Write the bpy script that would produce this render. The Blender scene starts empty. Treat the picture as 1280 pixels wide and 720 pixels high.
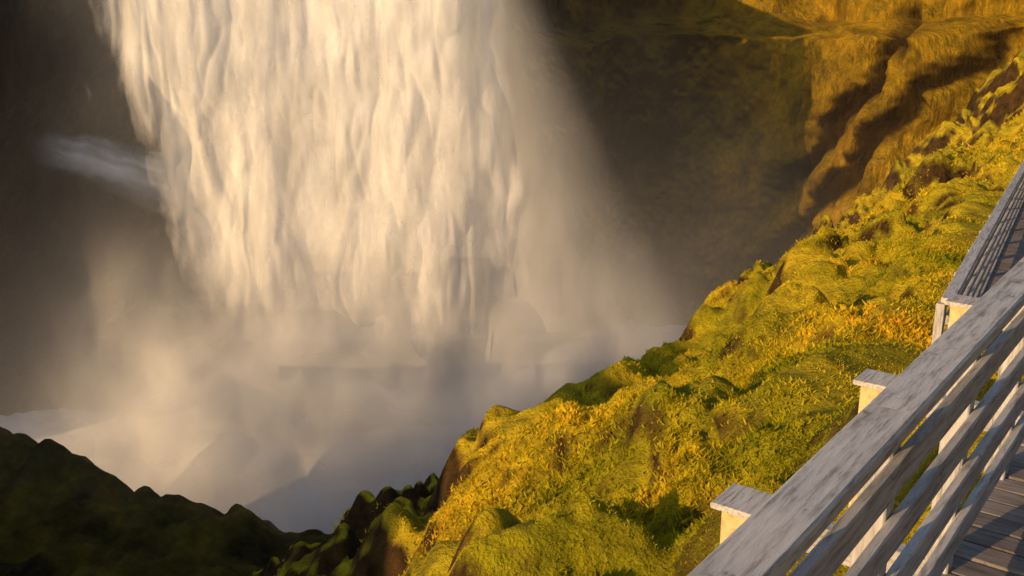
import bpy, math, random
import numpy as np
from mathutils import Vector
random.seed(3); rng=np.random.default_rng(5)
sc=bpy.context.scene
# ---------------------------------------------------------------- noise
def _h(i,j,k,s):
    n=(i.astype(np.int64)*374761393+j.astype(np.int64)*668265263+k.astype(np.int64)*2147483647+s*974711)&0xffffffff
    n=((n^(n>>13))*1274126177)&0xffffffff
    n=((n^(n>>16))*2246822519)&0xffffffff
    return ((n^(n>>15))&0xffffff)/float(0xffffff)
def vn(x,y,z=0.0,s=0):
    x,y,z=np.broadcast_arrays(np.asarray(x,float),np.asarray(y,float),np.asarray(z,float))
    i=np.floor(x);j=np.floor(y);k=np.floor(z)
    fx=x-i;fy=y-j;fz=z-k
    fx=fx*fx*(3-2*fx);fy=fy*fy*(3-2*fy);fz=fz*fz*(3-2*fz)
    i=i.astype(np.int64);j=j.astype(np.int64);k=k.astype(np.int64)
    def L(a,b,t): return a+(b-a)*t
    c=lambda a,b,d:_h(i+a,j+b,k+d,s)
    return 2*L(L(L(c(0,0,0),c(1,0,0),fx),L(c(0,1,0),c(1,1,0),fx),fy),
             L(L(c(0,0,1),c(1,0,1),fx),L(c(0,1,1),c(1,1,1),fx),fy),fz)-1
def fbm(x,y,z=0.0,o=4,s=0,g=.5):
    r=0;a=1;t=0
    for q in range(o):
        r=r+a*vn(np.asarray(x)*2**q+q*7.3,np.asarray(y)*2**q+q*3.1,np.asarray(z)*2**q+q*1.7,s+q);t+=a;a*=g
    return r/t
def ss(a,b,x):
    t=np.clip((x-a)/(b-a),0,1);return t*t*(3-2*t)
# ---------------------------------------------------------------- mesh helpers
def grid_mesh(name,P,mat,smooth=True,attr=None):
    n,m,_=P.shape
    me=bpy.data.meshes.new(name)
    idx=np.arange(n*m).reshape(n,m)
    f=np.stack([idx[:-1,:-1],idx[1:,:-1],idx[1:,1:],idx[:-1,1:]],-1).reshape(-1,4)
    me.vertices.add(n*m);me.vertices.foreach_set('co',P.reshape(-1).astype(np.float32))
    me.loops.add(f.size);me.loops.foreach_set('vertex_index',f.reshape(-1).astype(np.int32))
    me.polygons.add(len(f));me.polygons.foreach_set('loop_start',np.arange(0,f.size,4,dtype=np.int32))
    me.update(calc_edges=True)
    if smooth: me.polygons.foreach_set('use_smooth',np.ones(len(f),bool))
    if attr is not None:
        a=me.attributes.new('dens','FLOAT','POINT');a.data.foreach_set('value',attr.reshape(-1).astype(np.float32))
    me.validate();me.materials.append(mat)
    ob=bpy.data.objects.new(name,me);sc.collection.objects.link(ob);return ob
def tri_mesh(name,V,F,mat):
    me=bpy.data.meshes.new(name)
    me.vertices.add(len(V));me.vertices.foreach_set('co',V.reshape(-1).astype(np.float32))
    me.loops.add(F.size);me.loops.foreach_set('vertex_index',F.reshape(-1).astype(np.int32))
    me.polygons.add(len(F));me.polygons.foreach_set('loop_start',np.arange(0,F.size,3,dtype=np.int32))
    me.update(calc_edges=True);me.materials.append(mat)
    ob=bpy.data.objects.new(name,me);sc.collection.objects.link(ob);return ob
# ---------------------------------------------------------------- materials
def newmat(name):
    m=bpy.data.materials.new(name);m.use_nodes=True
    nt=m.node_tree;nt.nodes.clear()
    out=nt.nodes.new('ShaderNodeOutputMaterial');return m,nt,out
def noise(nt,scale,detail=6,vec=None,rough=.55,dist=0):
    n=nt.nodes.new('ShaderNodeTexNoise');n.inputs['Scale'].default_value=scale
    n.inputs['Detail'].default_value=detail;n.inputs['Roughness'].default_value=rough;n.inputs['Distortion'].default_value=dist
    if vec: nt.links.new(vec,n.inputs['Vector'])
    return n.outputs['Fac']
def ramp(nt,src,stops):
    r=nt.nodes.new('ShaderNodeValToRGB');e=r.color_ramp.elements
    while len(e)<len(stops): e.new(.5)
    for q,(p,c) in enumerate(stops):
        e[q].position=p;e[q].color=(*c,1) if len(c)==3 else c
    nt.links.new(src,r.inputs[0]);return r.outputs[0]
def mathn(nt,op,a,b=None,clamp=False):
    n=nt.nodes.new('ShaderNodeMath');n.operation=op;n.use_clamp=clamp
    for q,v in enumerate((a,b)):
        if v is None: continue
        if isinstance(v,(int,float)): n.inputs[q].default_value=v
        else: nt.links.new(v,n.inputs[q])
    return n.outputs[0]
def mixc(nt,f,a,b,bt='MIX'):
    n=nt.nodes.new('ShaderNodeMix');n.data_type='RGBA';n.blend_type=bt
    for inp,v in ((n.inputs[0],f),(n.inputs[6],a),(n.inputs[7],b)):
        if isinstance(v,(int,float)): inp.default_value=v
        elif isinstance(v,tuple): inp.default_value=(*v,1)
        else: nt.links.new(v,inp)
    return n.outputs[2]
def objco(nt,scale=None):
    t=nt.nodes.new('ShaderNodeTexCoord').outputs['Object']
    if scale:
        m=nt.nodes.new('ShaderNodeMapping');m.inputs['Scale'].default_value=scale;nt.links.new(t,m.inputs['Vector']);t=m.outputs[0]
    return t
def finish(nt,out,col,rough=.9,h=None,bd=.1,bs=.6,spec=.2):
    p=nt.nodes.new('ShaderNodeBsdfPrincipled')
    if isinstance(col,tuple): p.inputs['Base Color'].default_value=(*col,1)
    else: nt.links.new(col,p.inputs['Base Color'])
    p.inputs['Roughness'].default_value=rough
    p.inputs['Specular IOR Level'].default_value=spec
    if h is not None:
        b=nt.nodes.new('ShaderNodeBump');b.inputs['Distance'].default_value=bd;b.inputs['Strength'].default_value=bs
        nt.links.new(h,b.inputs['Height']);nt.links.new(b.outputs[0],p.inputs['Normal'])
    nt.links.new(p.outputs[0],out.inputs[0]);return p

def mat_grass_ground():
    m,nt,out=newmat('mossy_grass');co=objco(nt)
    c1=ramp(nt,noise(nt,.35,5,co),[(.3,(.24,.22,.014)),(.5,(.64,.48,.018)),(.7,(.78,.49,.02))])
    c2=ramp(nt,noise(nt,2.5,6,co),[(.35,(.14,.12,.012)),(.6,(.66,.49,.02))])
    c=mixc(nt,.5,c1,c2)
    c=mixc(nt,1.0,c,ramp(nt,noise(nt,.22,3,co),[(.36,(.66,.78,.6)),(.52,(1.1,1.1,1.1))]),'MULTIPLY')  # broad dark green patches stand in for shadows on the slope
    geo=nt.nodes.new('ShaderNodeNewGeometry');sep=nt.nodes.new('ShaderNodeSeparateXYZ');nt.links.new(geo.outputs['Normal'],sep.inputs[0])
    at=nt.nodes.new('ShaderNodeAttribute');at.attribute_name='dens'
    st=mathn(nt,'ADD',sep.outputs[2],mathn(nt,'MULTIPLY',noise(nt,1.2,5,co),.35))
    st=mathn(nt,'SUBTRACT',st,mathn(nt,'MULTIPLY',at.outputs['Fac'],.27))
    f=ramp(nt,st,[(.63,(0,0,0)),(.84,(1,1,1))])
    rock=ramp(nt,noise(nt,3,8,co),[(.3,(.025,.015,.008)),(.7,(.13,.07,.02))])
    c=mixc(nt,f,rock,c)
    h=mathn(nt,'ADD',noise(nt,5,8,co,.65),mathn(nt,'MULTIPLY',noise(nt,25,4,co),.3))
    finish(nt,out,c,.95,h,.26,1,.1);return m
def mat_blades():
    m,nt,out=newmat('grass_blades');co=objco(nt)
    c=ramp(nt,noise(nt,.45,4,co),[(.3,(.34,.35,.02)),(.45,(.74,.58,.024)),(.6,(.9,.61,.028)),(.75,(.8,.36,.03))])
    c2=ramp(nt,noise(nt,3,4,co),[(.32,(.5,.52,.5)),(.68,(1.1,1.1,1.1))])
    c=mixc(nt,1.0,c,c2,'MULTIPLY')
    c=mixc(nt,1.0,c,ramp(nt,noise(nt,.22,3,co),[(.36,(.66,.78,.6)),(.52,(1.1,1.1,1.1))]),'MULTIPLY')  # same painted shadow patches as on the ground below
    d=nt.nodes.new('ShaderNodeBsdfDiffuse');t=nt.nodes.new('ShaderNodeBsdfTranslucent')
    nt.links.new(c,d.inputs[0]);nt.links.new(c,t.inputs[0])
    s=nt.nodes.new('ShaderNodeMixShader');s.inputs[0].default_value=.45
    nt.links.new(d.outputs[0],s.inputs[1]);nt.links.new(t.outputs[0],s.inputs[2]);nt.links.new(s.outputs[0],out.inputs[0]);return m
def mat_cliff():
    m,nt,out=newmat('mossy_basalt');co=objco(nt)
    geo=nt.nodes.new('ShaderNodeNewGeometry');sep=nt.nodes.new('ShaderNodeSeparateXYZ');nt.links.new(geo.outputs['Normal'],sep.inputs[0])
    rock=ramp(nt,noise(nt,.35,8,objco(nt,(1.5,1.5,.5)),.6),[(.3,(.05,.028,.008)),(.5,(.10,.058,.012)),(.72,(.18,.10,.017))])
    moss=ramp(nt,noise(nt,.45,10,objco(nt,(1,1,.7)),.7),[(.34,(.16,.11,.010)),(.5,(.48,.30,.016)),(.66,(.80,.46,.022))])
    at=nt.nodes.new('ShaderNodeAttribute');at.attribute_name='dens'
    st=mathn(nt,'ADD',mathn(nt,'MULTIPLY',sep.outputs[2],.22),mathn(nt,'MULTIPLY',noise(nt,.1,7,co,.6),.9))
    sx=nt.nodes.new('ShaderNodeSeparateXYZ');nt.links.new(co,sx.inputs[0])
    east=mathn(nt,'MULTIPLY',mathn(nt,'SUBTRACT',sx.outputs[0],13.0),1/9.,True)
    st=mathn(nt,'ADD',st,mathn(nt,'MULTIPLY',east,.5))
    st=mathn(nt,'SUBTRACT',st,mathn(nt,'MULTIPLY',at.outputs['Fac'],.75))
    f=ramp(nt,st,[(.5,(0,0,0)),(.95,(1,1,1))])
    rk=mixc(nt,at.outputs['Fac'],rock,mixc(nt,1.0,rock,(.45,.45,.45),'MULTIPLY'))  # band mask darkens the rock colour in place of cast shadow
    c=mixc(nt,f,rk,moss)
    wet_shade=ramp(nt,mathn(nt,'MULTIPLY',mathn(nt,'ADD',sx.outputs[0],30),1/36.,True),[(0,(.42,.42,.42)),(1,(1,1,1))])  # darker towards the left: wet rock plus shade put into the colour
    c=mixc(nt,1.0,c,wet_shade,'MULTIPLY')
    h=mathn(nt,'ADD',noise(nt,.8,10,co,.7),mathn(nt,'MULTIPLY',noise(nt,1.2,8,objco(nt,(2,2,.4))),.6))
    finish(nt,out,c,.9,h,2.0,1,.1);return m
def mat_darkrock():
    m,nt,out=newmat('wet_dark_rock');co=objco(nt)
    c=ramp(nt,noise(nt,.5,9,co,.65),[(.35,(.04,.025,.009)),(.5,(.13,.09,.014)),(.68,(.27,.19,.018))])
    finish(nt,out,c,.9,noise(nt,1.6,10,co,.7),.8,1,.1);return m
def mat_wood(name,base,dark,sc3):
    m,nt,out=newmat(name);g=nt.nodes.new('ShaderNodeAttribute');g.attribute_name='uvw'
    mp=nt.nodes.new('ShaderNodeMapping');mp.inputs['Scale'].default_value=sc3;nt.links.new(g.outputs['Vector'],mp.inputs['Vector'])
    v=mp.outputs[0]
    n1=noise(nt,6,8,v,.65);n2=noise(nt,1.3,5,v);n3=noise(nt,14,6,g.outputs['Vector'],.7)
    at=nt.nodes.new('ShaderNodeAttribute');at.attribute_name='tone'
    c=ramp(nt,n1,[(.3,dark),(.5,base),(.75,tuple(min(1,b*1.25) for b in base))])
    c=mixc(nt,mathn(nt,'MULTIPLY',ramp(nt,n2,[(.5,(0,0,0)),(.75,(1,1,1))]),.55),c,dark)
    c=mixc(nt,mathn(nt,'MULTIPLY',ramp(nt,n3,[(.6,(0,0,0)),(.68,(1,1,1))]),.6),c,tuple(q*.7 for q in dark))
    c=mixc(nt,1.0,c,at.outputs['Fac'],'MULTIPLY')
    finish(nt,out,c,.7,n1,.006,.7,.3);return m
def mat_fall(name='falling_water',bump=.22,tl=.25,ns=.45,gain=1.2):
    m,nt,out=newmat(name);co=objco(nt,(1,1,.4))
    a=nt.nodes.new('ShaderNodeAttribute');a.attribute_name='dens'
    n=noise(nt,ns,5,co,.55,.3)
    if gain>1: al=mathn(nt,'MULTIPLY',mathn(nt,'SUBTRACT',mathn(nt,'ADD',a.outputs['Fac'],mathn(nt,'MULTIPLY',n,1.1)),.75),gain,True)
    else: al=mathn(nt,'MULTIPLY',a.outputs['Fac'],mathn(nt,'MULTIPLY',mathn(nt,'SUBTRACT',n,.15),2.2),True)
    d=nt.nodes.new('ShaderNodeBsdfDiffuse');d.inputs[0].default_value=(.99,.99,.99,1)
    t=nt.nodes.new('ShaderNodeBsdfTranslucent');t.inputs[0].default_value=(.99,.99,.99,1)
    if bump>0:
        b=nt.nodes.new('ShaderNodeBump');b.inputs['Distance'].default_value=.5;b.inputs['Strength'].default_value=bump
        nt.links.new(noise(nt,1.3,4,objco(nt,(1.3,1,.3)),.5,.3),b.inputs['Height']);nt.links.new(b.outputs[0],d.inputs['Normal'])
    s=nt.nodes.new('ShaderNodeMixShader');s.inputs[0].default_value=tl
    nt.links.new(d.outputs[0],s.inputs[1]);nt.links.new(t.outputs[0],s.inputs[2])
    tr=nt.nodes.new('ShaderNodeBsdfTransparent');s2=nt.nodes.new('ShaderNodeMixShader')
    nt.links.new(al,s2.inputs[0]);nt.links.new(tr.outputs[0],s2.inputs[1]);nt.links.new(s.outputs[0],s2.inputs[2])
    nt.links.new(s2.outputs[0],out.inputs[0]);return m
def mat_water():
    m,nt,out=newmat('foaming_water');co=objco(nt)
    c=ramp(nt,noise(nt,.25,9,co,.65),[(.3,(.55,.55,.55)),(.55,(.9,.9,.9))])
    finish(nt,out,c,.7,noise(nt,1.5,6,co),.2,.5,.2);return m
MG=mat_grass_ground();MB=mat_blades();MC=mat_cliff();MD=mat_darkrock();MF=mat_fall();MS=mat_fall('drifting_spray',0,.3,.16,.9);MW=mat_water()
MWOOD=mat_wood('weathered_painted_wood',(.46,.45,.45),(.17,.15,.13),(1,9,9))
MDECK=mat_wood('weathered_deck_wood',(.24,.21,.20),(.09,.07,.055),(1,9,9))
MPOST=mat_wood('sunlit_timber',(.68,.5,.24),(.42,.28,.11),(3,3,3))  # yellow of sunlight on the posts is put into this base colour

# ---------------------------------------------------------------- walkway frame
d=np.array([.602,.799]);n_=np.array([-.799,.602])
def W(s,p,z): return Vector((d[0]*s+n_[0]*p,d[1]*s+n_[1]*p,z))
S2A=np.array([4.9,10.6]);S2B=np.array([11.3,21.9]);d2=(S2B-S2A)/np.linalg.norm(S2B-S2A);r2=np.array([d2[1],-d2[0]]);L2=np.linalg.norm(S2B-S2A)
capz2=lambda k:-3.0-.5*k/L2
# ---------------------------------------------------------------- hillside
E=np.array([(-60,-12),(-40,-2),(-16,10),(-10,15.5),(-5.5,19.4),(-3.2,21.6),(0,24.2),(1.8,25.0),(3.0,23.0),(5.6,26),(9,33),(12,40),(21,48),(30,62),(44,80),(90,100)],float)
def sdist(x,y,P):
    best=np.full(x.shape,1e9)
    for a,b in zip(P[:-1],P[1:]):
        v=b-a;L=v@v
        t=np.clip(((x-a[0])*v[0]+(y-a[1])*v[1])/L,0,1)
        best=np.minimum(best,np.hypot(x-(a[0]+t*v[0]),y-(a[1]+t*v[1])))
    return best*np.sign(y-np.interp(x,P[:,0],P[:,1]))
def hill(x,y,full=False):
    base=-2.4+.55*x-.35*y
    base=base+3.8*ss(17,28,x)*ss(25,45,y)
    ew=1.3-.8*ss(2,6,x)
    e=sdist(x+ew*fbm(x*.3,y*.3,0,3,11),y+ew*fbm(x*.3,y*.3,5,3,12),E)
    wx=x+.5*fbm(x*.5,y*.5,2,2,14);wy=y+.5*fbm(x*.5,y*.5,7,2,15)
    lum=.95*fbm(x*.2,y*.2,0,3,1)+1.35*np.abs(fbm(wx*.42,wy*.42,0,2,2))+.7*np.abs(fbm(wx*1.0,wy*1.0,0,2,3))+.22*np.abs(fbm(wx*2.6,wy*2.6,0,2,5))+.08*fbm(x*5,y*5,0,3,4)
    r=np.hypot(x,y)
    far=ss(3,9,r)
    h=base+(lum-.5)*(.35+.65*far)*(1+.4*ss(15,40,r))
    xl=np.interp(y,[0,8,12.3,17.4,20.8,23,26],[-3.4,-2.3,-1.9,-.6,1.7,2.6,2.8])
    rocky=ss(1.0,-1.0,x-xl+1.6*fbm(x*.5,y*.5,0,3,33))
    h=h+rocky*(1.3*fbm(x*.5,y*.5,3,4,21)+1.2*np.abs(fbm(x*1.1,y*1.1,3,3,22))+.3*fbm(x*2.5,y*2.5,3,3,23)-1.0)
    ep=np.clip(e,0,None)
    h=h-1.6*ep-.12*np.minimum(ep,6)**2-(ep>=6)*(ep-6)*1.0
    s=x*d[0]+y*d[1];p=x*n_[0]+y*n_[1]
    w=ss(2.3,1.3,np.abs(p))*ss(11,9.5,s)
    h=h*(1-w)+np.minimum(h,-2.5)*w
    k=(x-S2A[0])*d2[0]+(y-S2A[1])*d2[1];q=(x-S2A[0])*r2[0]+(y-S2A[1])*r2[1]
    w=ss(3.6,1.0,np.abs(q-.7))*ss(-4,-.5,k)*ss(L2+10,L2+4,k)
    h=h*(1-w)+np.minimum(h,capz2(np.clip(k,0,30))-1.35)*w
    h=np.maximum(h,-27.5)
    return (h,rocky) if full else h
xs=np.concatenate([np.arange(-60,-14,1.0),np.arange(-14,26,.09),np.arange(26,60,.5),np.arange(60,90,3)])
ys=np.concatenate([np.arange(-60,0,1.5),np.arange(0,30,.08),np.arange(30,50,.16),np.arange(50,84,.7)])
X,Y=np.meshgrid(xs,ys,indexing='ij')
Z,RK=hill(X,Y,True)
grid_mesh('grassy_hillside',np.stack([X,Y,Z],-1),MG,attr=RK)
# blades
nb=520000
ang=rng.uniform(-.42,.56,nb);r=3+ (46-3)*rng.random(nb)**1.2
bx=np.sin(ang)*r;by=np.cos(ang)*r
cl=fbm(bx*.9,by*.9,0,3,40)
e=sdist(bx,by,E);hz,rk=hill(bx,by,True)
keep=(cl+.35*fbm(bx*3,by*3,0,2,41)>-.15+.5*rng.random(nb)-.2+.7*rk)
keep&=(e<.6)
s=bx*d[0]+by*d[1];p=bx*n_[0]+by*n_[1];keep&=~((np.abs(p)<1.0)&(s<10))
k=(bx-S2A[0])*d2[0]+(by-S2A[1])*d2[1];q=(bx-S2A[0])*r2[0]+(by-S2A[1])*r2[1];keep&=~((q>-.1)&(q<1.5)&(k>-.5)&(k<L2+3))
bx=bx[keep];by=by[keep];r=r[keep];bz=hz[keep]-.012
n=len(bx);hh=rng.uniform(.014,.048,n)*(1+r*.022)*(1+1.1*np.clip(fbm(bx*.6,by*.6,0,2,50),-.4,1));ww=hh*.24+r*.0005
th=rng.uniform(0,2*np.pi,n);cx=np.cos(th)*ww;cy=np.sin(th)*ww
lx=rng.normal(0,.7,n)*hh;ly=rng.normal(0,.7,n)*hh
V=np.empty((n,3,3));V[:,0]=np.stack([bx-cx,by-cy,bz],-1);V[:,1]=np.stack([bx+cx,by+cy,bz],-1);V[:,2]=np.stack([bx+lx,by+ly,bz+hh],-1)
tri_mesh('grass',V.reshape(-1,3),np.arange(n*3).reshape(-1,3),MB)

# ---------------------------------------------------------------- gorge wall ribbon
#            x    y   run1  zb   bw  run2 zt  spur
C=np.array([(-82,38, 8,  10,  4,  5,  20, 0),
            (-58,50,12,   6,  4,  5,  18, 0),
            (-42,55,20,  -9,  5,  8,  12, 0),
            (-27,60,14,  -9,  4,  4,   6, 0),
            (-17,66, 3,   2,  1,  2,   4.8, 0),
            (-2,66.3,2,   2,  1,  2,   4.8, 0),
            ( 4,73,  5,  -3,  2,  3,   6, 0),
            (12,78,  6,  -2.6,  4,  6,  12, 0),
            (20,75,  7,  -3.2, 5,  6,  14, .3),
            (26,67.5,16, -2,  6, 10,  14, .9),
            (31,60, 22,   2,  6, 12,  14, 1),
            (36,54, 22,   2,  6, 12,  14, 1),
            (44,50, 22,   2,  6, 12,  12, 1),
            (60,46, 20,   2,  6, 12,  12, 1)],float)
def catmull(P,n):
    P=np.vstack([2*P[0]-P[1],P,2*P[-1]-P[-2]]);m=len(P)-3
    t=np.linspace(0,m-1e-6,n);i=t.astype(int);u=(t-i)[:,None]
    a,b,c,e_=P[i],P[i+1],P[i+2],P[i+3]
    return .5*((2*b)+(-a+c)*u+(2*a-5*b+4*c-e_)*u**2+(-a+3*b-3*c+e_)*u**3)
NL=1300;R=catmull(C,NL)
px,py=R[:,0],R[:,1];tx=np.gradient(px);ty=np.gradient(py);tl=np.hypot(tx,ty)
nx=-ty/tl;ny=tx/tl
kk=np.ones(71)/71
nx=np.convolve(np.pad(nx,35,'edge'),kk,'valid');ny=np.convolve(np.pad(ny,35,'edge'),kk,'valid')
rx=px;ry=py-40;rl=np.hypot(rx,ry);nx=nx*.6+.4*rx/rl;ny=ny*.6+.4*ry/rl;nl=np.hypot(nx,ny);nx/=nl;ny/=nl
arc=np.cumsum(tl)
w1=np.linspace(0,1,210);w2=np.linspace(0,1,30)[1:];w3=np.linspace(0,1,60)[1:];
run1,zb,bw,run2,zt,spur=[R[:,q][:,None] for q in range(2,8)]
zb=zb+2.2*fbm(arc[:,None]*.09,0*arc[:,None],0,3,77)*(zt>5.5)
off=np.concatenate([run1*w1**1.15,run1+bw*w2,run1+bw+run2*w3],1)
zz=np.concatenate([-28+(zb+28)*w1+0*run1,zb+1.2*w2+0*bw,zb+1.2+(zt-zb-1.2)*w3**.9],1)
A=arc[:,None]+0*zz
bxp=px[:,None]+nx[:,None]*off;byp=py[:,None]+ny[:,None]*off
dis=2.8*fbm(bxp*.09,byp*.09,zz*.06,3,60)+2.8*fbm(bxp*.28,byp*.28,zz*.2,5,61,.55)+1.2*fbm(A*.55,zz*.08,0,3,62)*(1-spur)+.6*(np.abs(fbm(zz*.35+.1*fbm(A*.1,zz*.1,0,2,8),A*.02,0,3,63)))*(1-.5*spur)
wl=(zz+28)/45.
sp=spur*( -8.0*(1-2*np.abs(((A*.062+.25*fbm(A*.05,zz*.05,0,2,64)+wl*.25)%1)-.5)) -2.4*(1-2*np.abs(((A*.17+.3*fbm(A*.1,zz*.1,0,2,65))%1)-.5)))
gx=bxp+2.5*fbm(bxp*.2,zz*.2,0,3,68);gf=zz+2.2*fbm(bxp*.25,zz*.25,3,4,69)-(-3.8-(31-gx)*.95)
shade_band=np.exp(-(gf/1.25)**2)+.9*np.exp(-((gf+4.6)/1.2)**2)  # diagonal shadow bands, made as shallow gullies of darkened rock
shade_band=shade_band*ss(17,22,bxp)*ss(1,-3,zz)
tot=dis+sp+2.0*shade_band
PX=bxp+nx[:,None]*tot;PY=byp+ny[:,None]*tot
PZ=zz+.8*fbm(bxp*.15,byp*.15,0,3,66)
last=(PX[:,-1],PY[:,-1],PZ[:,-1])
for o in (3,8,20,60,200,700,2500):
    PX=np.concatenate([PX,(last[0]+rx/rl*o)[:,None]],1);PY=np.concatenate([PY,(last[1]+ry/rl*o)[:,None]],1)
    PZ=np.concatenate([PZ,(last[2]+.3+1.0*fbm(last[0]*.05+o,last[1]*.05,0,2,3)*min(1,o/20))[:,None]],1)
    shade_band=np.concatenate([shade_band,0*shade_band[:,:1]],1)
grid_mesh('gorge_cliff',np.stack([PX,PY,PZ],-1),MC,attr=np.clip(shade_band,0,1))

# ---------------------------------------------------------------- unseen high ground at left, shaped to cast the shadows
hd=np.array([.8,.6]);pd=np.array([-.6,.8])
a_=np.arange(-10,150,1.0);s_=np.concatenate([np.arange(-400,-60,20),np.arange(-60,2,1.0)])
AA,SS=np.meshgrid(a_,s_,indexing='ij')
B=-6+7.2*ss(9.5,13.5,AA)-4*ss(22,28,AA)-21*ss(36.5,40,AA)+44*ss(62.5,65.5,AA)
B=B+ .8*fbm(AA*.2,SS*.1,0,3,70)
slope=np.clip(SS+19,0,None)
ZZ=np.maximum(B-1.6*slope,-28)+.6*fbm(AA*.3,SS*.3,0,3,71)
grid_mesh('shadow_plateau',np.stack([hd[0]*SS+pd[0]*AA,hd[1]*SS+pd[1]*AA,ZZ],-1),MC)

# ---------------------------------------------------------------- lower mossy mound
X,Y=np.meshgrid(np.arange(-30,6,.14),np.arange(8,44,.14),indexing='ij')
def ridge(X,Y,pts,fn,fs):
    best=np.full(X.shape,-99.)
    for (ax,ay,az),(bx2,by2,bz2) in zip(pts[:-1],pts[1:]):
        vx,vy=bx2-ax,by2-ay;L=vx*vx+vy*vy
        t=np.clip(((X-ax)*vx+(Y-ay)*vy)/L,0,1)
        dx=X-(ax+t*vx);dy=Y-(ay+t*vy);D=np.hypot(dx,dy)
        sl=np.where(dy<0,fn,fs)
        best=np.maximum(best,az+t*(bz2-az)-np.sqrt((sl*D)**2+.4)+.6)
    return best
M1=ridge(X,Y,[(-18.8,31.0,-13.6),(-12,29.0,-15.0),(-7.5,27,-16.9),(-3,24,-22)],.33,1.6)
M1=M1-1.2*np.clip(-19.5-X,0,None)
M2=ridge(X,Y,[(-14,35.0,-21.0),(-10,33.5,-18.6),(-6.5,31.5,-19.2),(-4,30,-24)],.8,1.4)
Z=np.maximum(M1,M2)+1.2*fbm(X*.25,Y*.25,0,4,80)+.9*np.abs(fbm(X*.6,Y*.6,0,2,81))+.4*np.abs(fbm(X*1.7,Y*1.7,0,3,82))-.3
grid_mesh('mossy_mound',np.stack([X,Y,np.maximum(Z,-29)],-1),MD)

# pool
X,Y=np.meshgrid(np.linspace(-75,60,140),np.linspace(5,110,120),indexing='ij')
grid_mesh('pool_water',np.stack([X,Y,-26+.35*fbm(X*.3,Y*.3,0,3,90)],-1),MW)
# river feeding the falls
u,v=np.meshgrid(np.linspace(0,1,60),np.linspace(0,1,60),indexing='ij')
grid_mesh('river',np.stack([-27+27*u+8*np.sin(v*3),63.3+140*v,5.9+.2*fbm(u*9,v*30,0,2,9)],-1),MW)
# side cascade: thin where it enters at the left, fanning out as it slides down towards the falls
u,v=np.meshgrid(np.linspace(0,1,110),np.linspace(0,1,80),indexing='ij')
X=-31.5+11*u+1.5*(v-.5);Y=67-5*v;Z=-6.7-4.4*v**1.2-3.2*u+.3*fbm(u*8,v*5,0,3,91)
wd_=(.30+.7*u**.8)
dn=ss(0,.8,1-np.abs(v-.5+.12*fbm(u*3,u*0,0,3,93))*2/wd_+.35*fbm(u*3,v*7,0,4,92))*ss(0,.35,u)*ss(1,.8,u)*ss(0,.2,v)*ss(1,.8,v)
dn=dn*(.62+.3*fbm(u*4,v*14,0,3,94))
grid_mesh('side_cascade',np.stack([X,Y,Z],-1),MS,attr=dn)

# ---------------------------------------------------------------- waterfall
def Lx(z): return np.interp(z,[-27,-24,-14,0,22],[-18.2,-19.4,-21.7,-25.0,-28])
def Rx(z): return np.interp(z,[-27,-24,-14,0,22],[2.9,2.5,2.1,.1,-2.5])
def curtain(name,y0,sd,dm):
    U,Zv=np.meshgrid(np.linspace(-.04,1.04,320),np.linspace(6.2,-26.5,420),indexing='ij')
    X=Lx(Zv)+(Rx(Zv)-Lx(Zv))*U
    warp=fbm(X*.3,Zv*.12,0,3,sd)*1.5
    xx=X+warp
    D=3.0*fbm(xx*.22,Zv*.035,0,2,sd+1)+1.3*np.abs(fbm(xx*.33,Zv*.12,0,2,sd+2))+.5*np.abs(fbm(xx*.85,Zv*.28,0,2,sd+3))+.06*fbm(xx*2,Zv*.6,0,2,sd+6)
    Yv=y0-D-.002*(Zv-9)**2
    ed=np.minimum(U+.02,1.02-U)
    den=ss(0,.13,ed+.05*fbm(X*.8,Zv*.25,0,3,sd+4))*dm
    den=den*ss(-26.5,-15,Zv+3.5*fbm(X*.3,Zv*.06,0,2,sd+5))
    return grid_mesh(name,np.stack([X,Yv,Zv],-1),MF,attr=den)
wf=bpy.data.objects.new('waterfall',None);sc.collection.objects.link(wf)
for q,(y0,sd,dm) in enumerate(((63,100,1.0),(61.4,120,.6),(60,140,.4))):
    c=curtain('curtain_%d'%(q+1),y0,sd,dm);c.parent=wf
def veil(name,y0,xa,xb,zb,zt,tilt,dm,sd,fz=5.0,fx=6.0):
    X,Zv=np.meshgrid(np.linspace(xa,xb,160),np.linspace(zb,zt,110),indexing='ij')
    Yv=y0+(Zv-zb)*tilt-2.2*fbm(X*.12,Zv*.12,0,2,sd)-1.2*np.abs(fbm(X*.25,Zv*.3,0,2,sd+1))
    dn=ss(xa,xa+fx,X)*ss(xb,xb-fx,X)*ss(zt,zt-fz,Zv+2.0*fbm(X*.12,0*Zv,0,3,sd+2)+1.2)*dm*ss(-26.2,-22.5,Zv)
    c=grid_mesh(name,np.stack([X,Yv,Zv],-1),MS,attr=dn);c.parent=wf
veil('veil_1',56.5,-29,13,-27,-12,.3,.8,200,8,8)
veil('veil_2',51.5,-28,12,-27,-14.0,.35,.75,210,8,9)
veil('veil_3',46,-27,11,-27,-15.0,.35,.75,220,8,9)
veil('veil_4',40.5,-24,9,-27,-15,.35,.75,225,8,8)
veil('veil_5',35.0,-17,6,-27,-14.5,.35,.7,235,8,6)
Zg,U=np.meshgrid(np.linspace(6,-27,150),np.linspace(0,1,100),indexing='ij')
xb=np.interp(Zg,[-27,-19,-10,0,10],[15,11.5,6.5,1.8,0.0])
xa=Rx(Zg)-6
Xg=xa+(xb-xa)*U
Yg=60.5-1.5*fbm(Xg*.15,Zg*.1,0,2,230)-.06*(9.5-Zg)
dn=ss(0,.35,U)*(1-U)**1.1*1.5*.62*ss(-27.5,-24,Zg)
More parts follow.
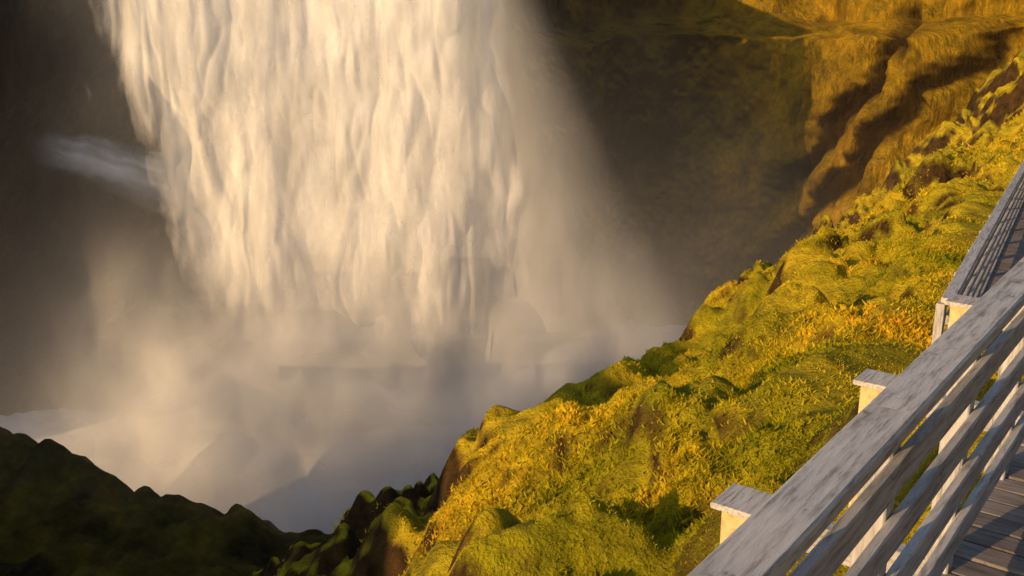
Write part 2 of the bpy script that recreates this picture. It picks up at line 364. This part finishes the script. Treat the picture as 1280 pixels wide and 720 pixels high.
c=grid_mesh('plume',np.stack([Xg,Yg,Zg],-1),MS,attr=dn);c.parent=wf

# ---------------------------------------------------------------- mist (volume)
m,nt,out=newmat('spray_mist')
co=nt.nodes.new('ShaderNodeTexCoord').outputs['Object'];sp_=nt.nodes.new('ShaderNodeSeparateXYZ');nt.links.new(co,sp_.inputs[0])
x,y,z=sp_.outputs
M=lambda *a:mathn(nt,*a)
def sq(v,c,w):
    t=M('DIVIDE',M('SUBTRACT',v,c),w);return M('MULTIPLY',t,t)
zh=M('MAXIMUM',M('ADD',z,24.0),0.0)
ex=M('ADD',M('ADD',sq(x,-7.0,18.0),sq(y,46.0,17.0)),M('MULTIPLY',zh,1/5.0))
base=M('MULTIPLY',M('EXPONENT',M('MULTIPLY',ex,-1.0)),.15)
zd=M('MAXIMUM',M('SUBTRACT',4.0,z),0.0)
pc=M('ADD',M('MULTIPLY',zd,.2),-2.5);pw=M('ADD',M('MULTIPLY',zd,.14),1.5)
t=M('DIVIDE',M('SUBTRACT',x,pc),pw)
pl=M('MULTIPLY',M('EXPONENT',M('MULTIPLY',M('ADD',M('MULTIPLY',t,t),sq(y,60.0,5.0)),-1.0)),.07)
pl2=M('MULTIPLY',M('EXPONENT',M('MULTIPLY',M('ADD',sq(x,-21.0,4.0),sq(y,56.0,4.0)),-1.0)),.03)
nz=noise(nt,.12,2,co,.6);nf=M('MAXIMUM',M('MULTIPLY',M('SUBTRACT',nz,.22),2.4),0.0)
den=M('MULTIPLY',M('ADD',M('ADD',base,pl),pl2),nf)
vs=nt.nodes.new('ShaderNodeVolumeScatter');vs.inputs['Color'].default_value=(.98,.98,.98,1);vs.inputs['Anisotropy'].default_value=-.35
nt.links.new(den,vs.inputs['Density']);nt.links.new(vs.outputs[0],out.inputs['Volume'])
bpy.ops.mesh.primitive_cube_add(size=1);mo=bpy.context.object;mo.name='mist'
for vv in mo.data.vertices:
    c=vv.co;c.x=-6+c.x*50;c.y=51+c.y*48;c.z=-11.5+c.z*29
mo.data.materials.append(m)

# ---------------------------------------------------------------- boxes for wood
class Wood:
    def __init__(s): s.V=[];s.F=[];s.U=[];s.T=[]
    def beam(s,A,B,w,h,up=Vector((0,0,1)),tone=None,ch=.006):
        A=Vector(A);B=Vector(B);ax=(B-A);L=ax.length;ax.normalize()
        sd=ax.cross(up).normalized();u2=sd.cross(ax).normalized()
        tone=random.uniform(.8,1.1) if tone is None else tone
        o=random.uniform(0,50)
        hw,hh=w/2,h/2
        ring=[(-hw+ch,-hh),(hw-ch,-hh),(hw,-hh+ch),(hw,hh-ch),(hw-ch,hh),(-hw+ch,hh),(-hw,hh-ch),(-hw,-hh+ch)]
        b=len(s.V);ns=max(1,int(L/.25))
        for q in range(ns+1):
            t=q/ns
            jit=random.uniform(-.0015,.0015)
            for (a,c) in ring:
                s.V.append(A+ax*L*t+sd*(a+jit)+u2*(c+jit));s.U.append((L*t+o,a+o,c));s.T.append(tone)
        for q in range(ns):
            for k in range(8):
                i=b+q*8+k;j=b+q*8+(k+1)%8
                s.F.append((i,j,j+8,i+8))
        s.F.append(tuple(b+7-k for k in range(8)));s.F.append(tuple(b+ns*8+k for k in range(8)))
    def make(s,name,mat,parent=None):
        me=bpy.data.meshes.new(name);me.from_pydata([tuple(v) for v in s.V],[],s.F)
        a=me.attributes.new('uvw','FLOAT_VECTOR','POINT');a.data.foreach_set('vector',np.array(s.U,dtype=np.float32).reshape(-1))
        a=me.attributes.new('tone','FLOAT','POINT');a.data.foreach_set('value',np.array(s.T,dtype=np.float32))
        me.materials.append(mat);ob=bpy.data.objects.new(name,me);sc.collection.objects.link(ob)
        if parent: ob.parent=parent
        return ob
def empty(n):
    o=bpy.data.objects.new(n,None);sc.collection.objects.link(o);return o
ZD=-2.2;ZC=-1.1
bw_=empty('boardwalk')
w=Wood();s=-3.0
while s<9.6:
    z=ZD-.02+random.uniform(-.004,.004)
    w.beam(W(s,.80+random.uniform(-.012,.012),z),W(s,-1.0,z+random.uniform(-.003,.003)),.135,.04,tone=random.uniform(.7,1.15));s+=.148
w.make('deck_planks',MDECK,bw_)
PS=(.1,2.05,4.0,5.95,8.05)
w=Wood()
for p in (.70,-.05,-.88): w.beam(W(-3,p,ZD-.15),W(9.6,p,ZD-.15),.06,.2)
for s in PS: w.beam(W(s+.12,1.68,ZD-.17),W(s+.12,-1.0,ZD-.17),.09,.15)
w.make('joists',MWOOD,bw_)
w=Wood()
for s in PS:
    w.beam(W(s,1.66,-4.4),W(s,1.66,ZD-.055),.15,.15,up=Vector((*d,0)),tone=1)
w.make('support_posts',MPOST,bw_)
w=Wood()
for s in PS:
    w.beam(W(s-.12,1.66,ZD-.04),W(s+.12,1.66,ZD-.04),.22,.03,tone=1.1)
w.make('post_caps',MWOOD,bw_)
def railing(name,P,zd,zc,side,L,p0,step,seam,nrail=4,off0=0):
    r=empty(name);w=Wood();a=p0
    while a<L: 
        nxt=min(a+seam,L);w.beam(P(a+.002,0,zc(a)-.03),P(nxt-.002,0,zc(nxt)-.03),.135,.055,tone=random.uniform(.95,1.15),ch=.008);a=nxt
    w.make('handrail_cap',MWOOD,r)
    w=Wood()
    for q in range(nrail):
        f=.24+ q*.215
        w.beam(P(p0,side*.012,zc(p0)-f),P(L,side*.012,zc(L)-f),.038,.10,tone=random.uniform(.85,1.05))
    w.make('rails',MWOOD,r)
    w=Wood();a=p0+off0
    while a<=L:
        w.beam(P(a,-side*.055,zd(a)-.3),P(a,-side*.055,zc(a)-.062),.09,.09,up=Vector((*d,0)),tone=1);a+=step
    w.make('posts',MWOOD,r);return r
P1=lambda s,o,z:W(s,.715-o,z)
railing('wooden_railing',P1,lambda s:ZD,lambda s:ZC,1,9.6,-1.35,1.02,2.04,4,.15)
P1b=lambda s,o,z:W(s,-.95-o,z)
railing('wooden_railing',P1b,lambda s:ZD,lambda s:ZC,-1,9.6,-3,1.5,3.0)
b2=empty('boardwalk')
def Q(k,o,z): v=S2A+d2*k+r2*o;return Vector((v[0],v[1],z))
w=Wood();k=-.6
while k<L2+2.5:
    z=capz2(max(k,0))-1.12;w.beam(Q(k,-.06,z),Q(k,1.5,z),.135,.04,tone=random.uniform(.7,1.1));k+=.148
w.make('deck_planks',MDECK,b2)
w=Wood()
for o in (.1,1.3): w.beam(Q(-.6,o,capz2(0)-1.24),Q(L2+2.5,o,capz2(L2+2.5)-1.24),.06,.2)
for k in (.5,2.5,4.5,6.5,8.5,10.5,12.5):
    for o in (.1,1.3): w.beam(Q(k,o,-6.5),Q(k,o,capz2(k)-1.34),.12,.12,up=Vector((*d,0)))
w.make('supports',MWOOD,b2)
railing('wooden_railing',lambda k,o,z:Q(k,o,z),lambda k:capz2(max(k,0))-1.1,lambda k:capz2(max(k,0)),1,L2+2.5,-.6,1.6,3.2,5)
railing('wooden_railing',lambda k,o,z:Q(k,1.5+o,z),lambda k:capz2(max(k,0))-1.1,lambda k:capz2(max(k,0)),-1,L2+2.5,-.6,1.6,3.2,5)
st=empty('wooden_staircase');w=Wood()
A0=W(9.7,-.1,ZD);B0=Q(-.7,.75,capz2(0)-1.12);ns=11
dv=(B0-A0);dh=Vector((dv.x,dv.y,0)).normalized();sd=Vector((dh.y,-dh.x,0))
for q in range(ns):
    c=A0+dv*((q+.5)/ns);w.beam(c-sd*.75,c+sd*.75,.28,.04)
w.make('treads',MDECK,st)
w=Wood()
for o in (-.78,.78): w.beam(A0+sd*o-Vector((0,0,.1)),B0+sd*o-Vector((0,0,.1)),.05,.28)
w.make('stringers',MWOOD,st)

# ---------------------------------------------------------------- light, sky, camera
EL=math.radians(15);S=Vector((-.8*math.cos(EL),-.6*math.cos(EL),math.sin(EL))).normalized()
sl=bpy.data.lights.new('sun','SUN');sl.energy=5;sl.angle=math.radians(.5);sl.color=(1,.64,.295)
so=bpy.data.objects.new('sun',sl);sc.collection.objects.link(so);so.rotation_euler=S.to_track_quat('Z','Y').to_euler()
wd=bpy.data.worlds.new('World');sc.world=wd;wd.use_nodes=True
sky=wd.node_tree.nodes.new('ShaderNodeTexSky');sky.sky_type='NISHITA';sky.sun_disc=False;sky.sun_elevation=EL;sky.sun_rotation=math.atan2(-.8,-.6)
bg=wd.node_tree.nodes['Background'];bg.inputs[1].default_value=.15;wd.node_tree.links.new(sky.outputs[0],bg.inputs[0])
cam=bpy.data.cameras.new('camera');co_=bpy.data.objects.new('camera',cam);sc.collection.objects.link(co_)
cam.lens=35;cam.sensor_width=36;cam.clip_start=.05;cam.clip_end=6000;co_.rotation_euler=(math.radians(74),0,0)
sc.camera=co_
sc.view_settings.view_transform='Standard'
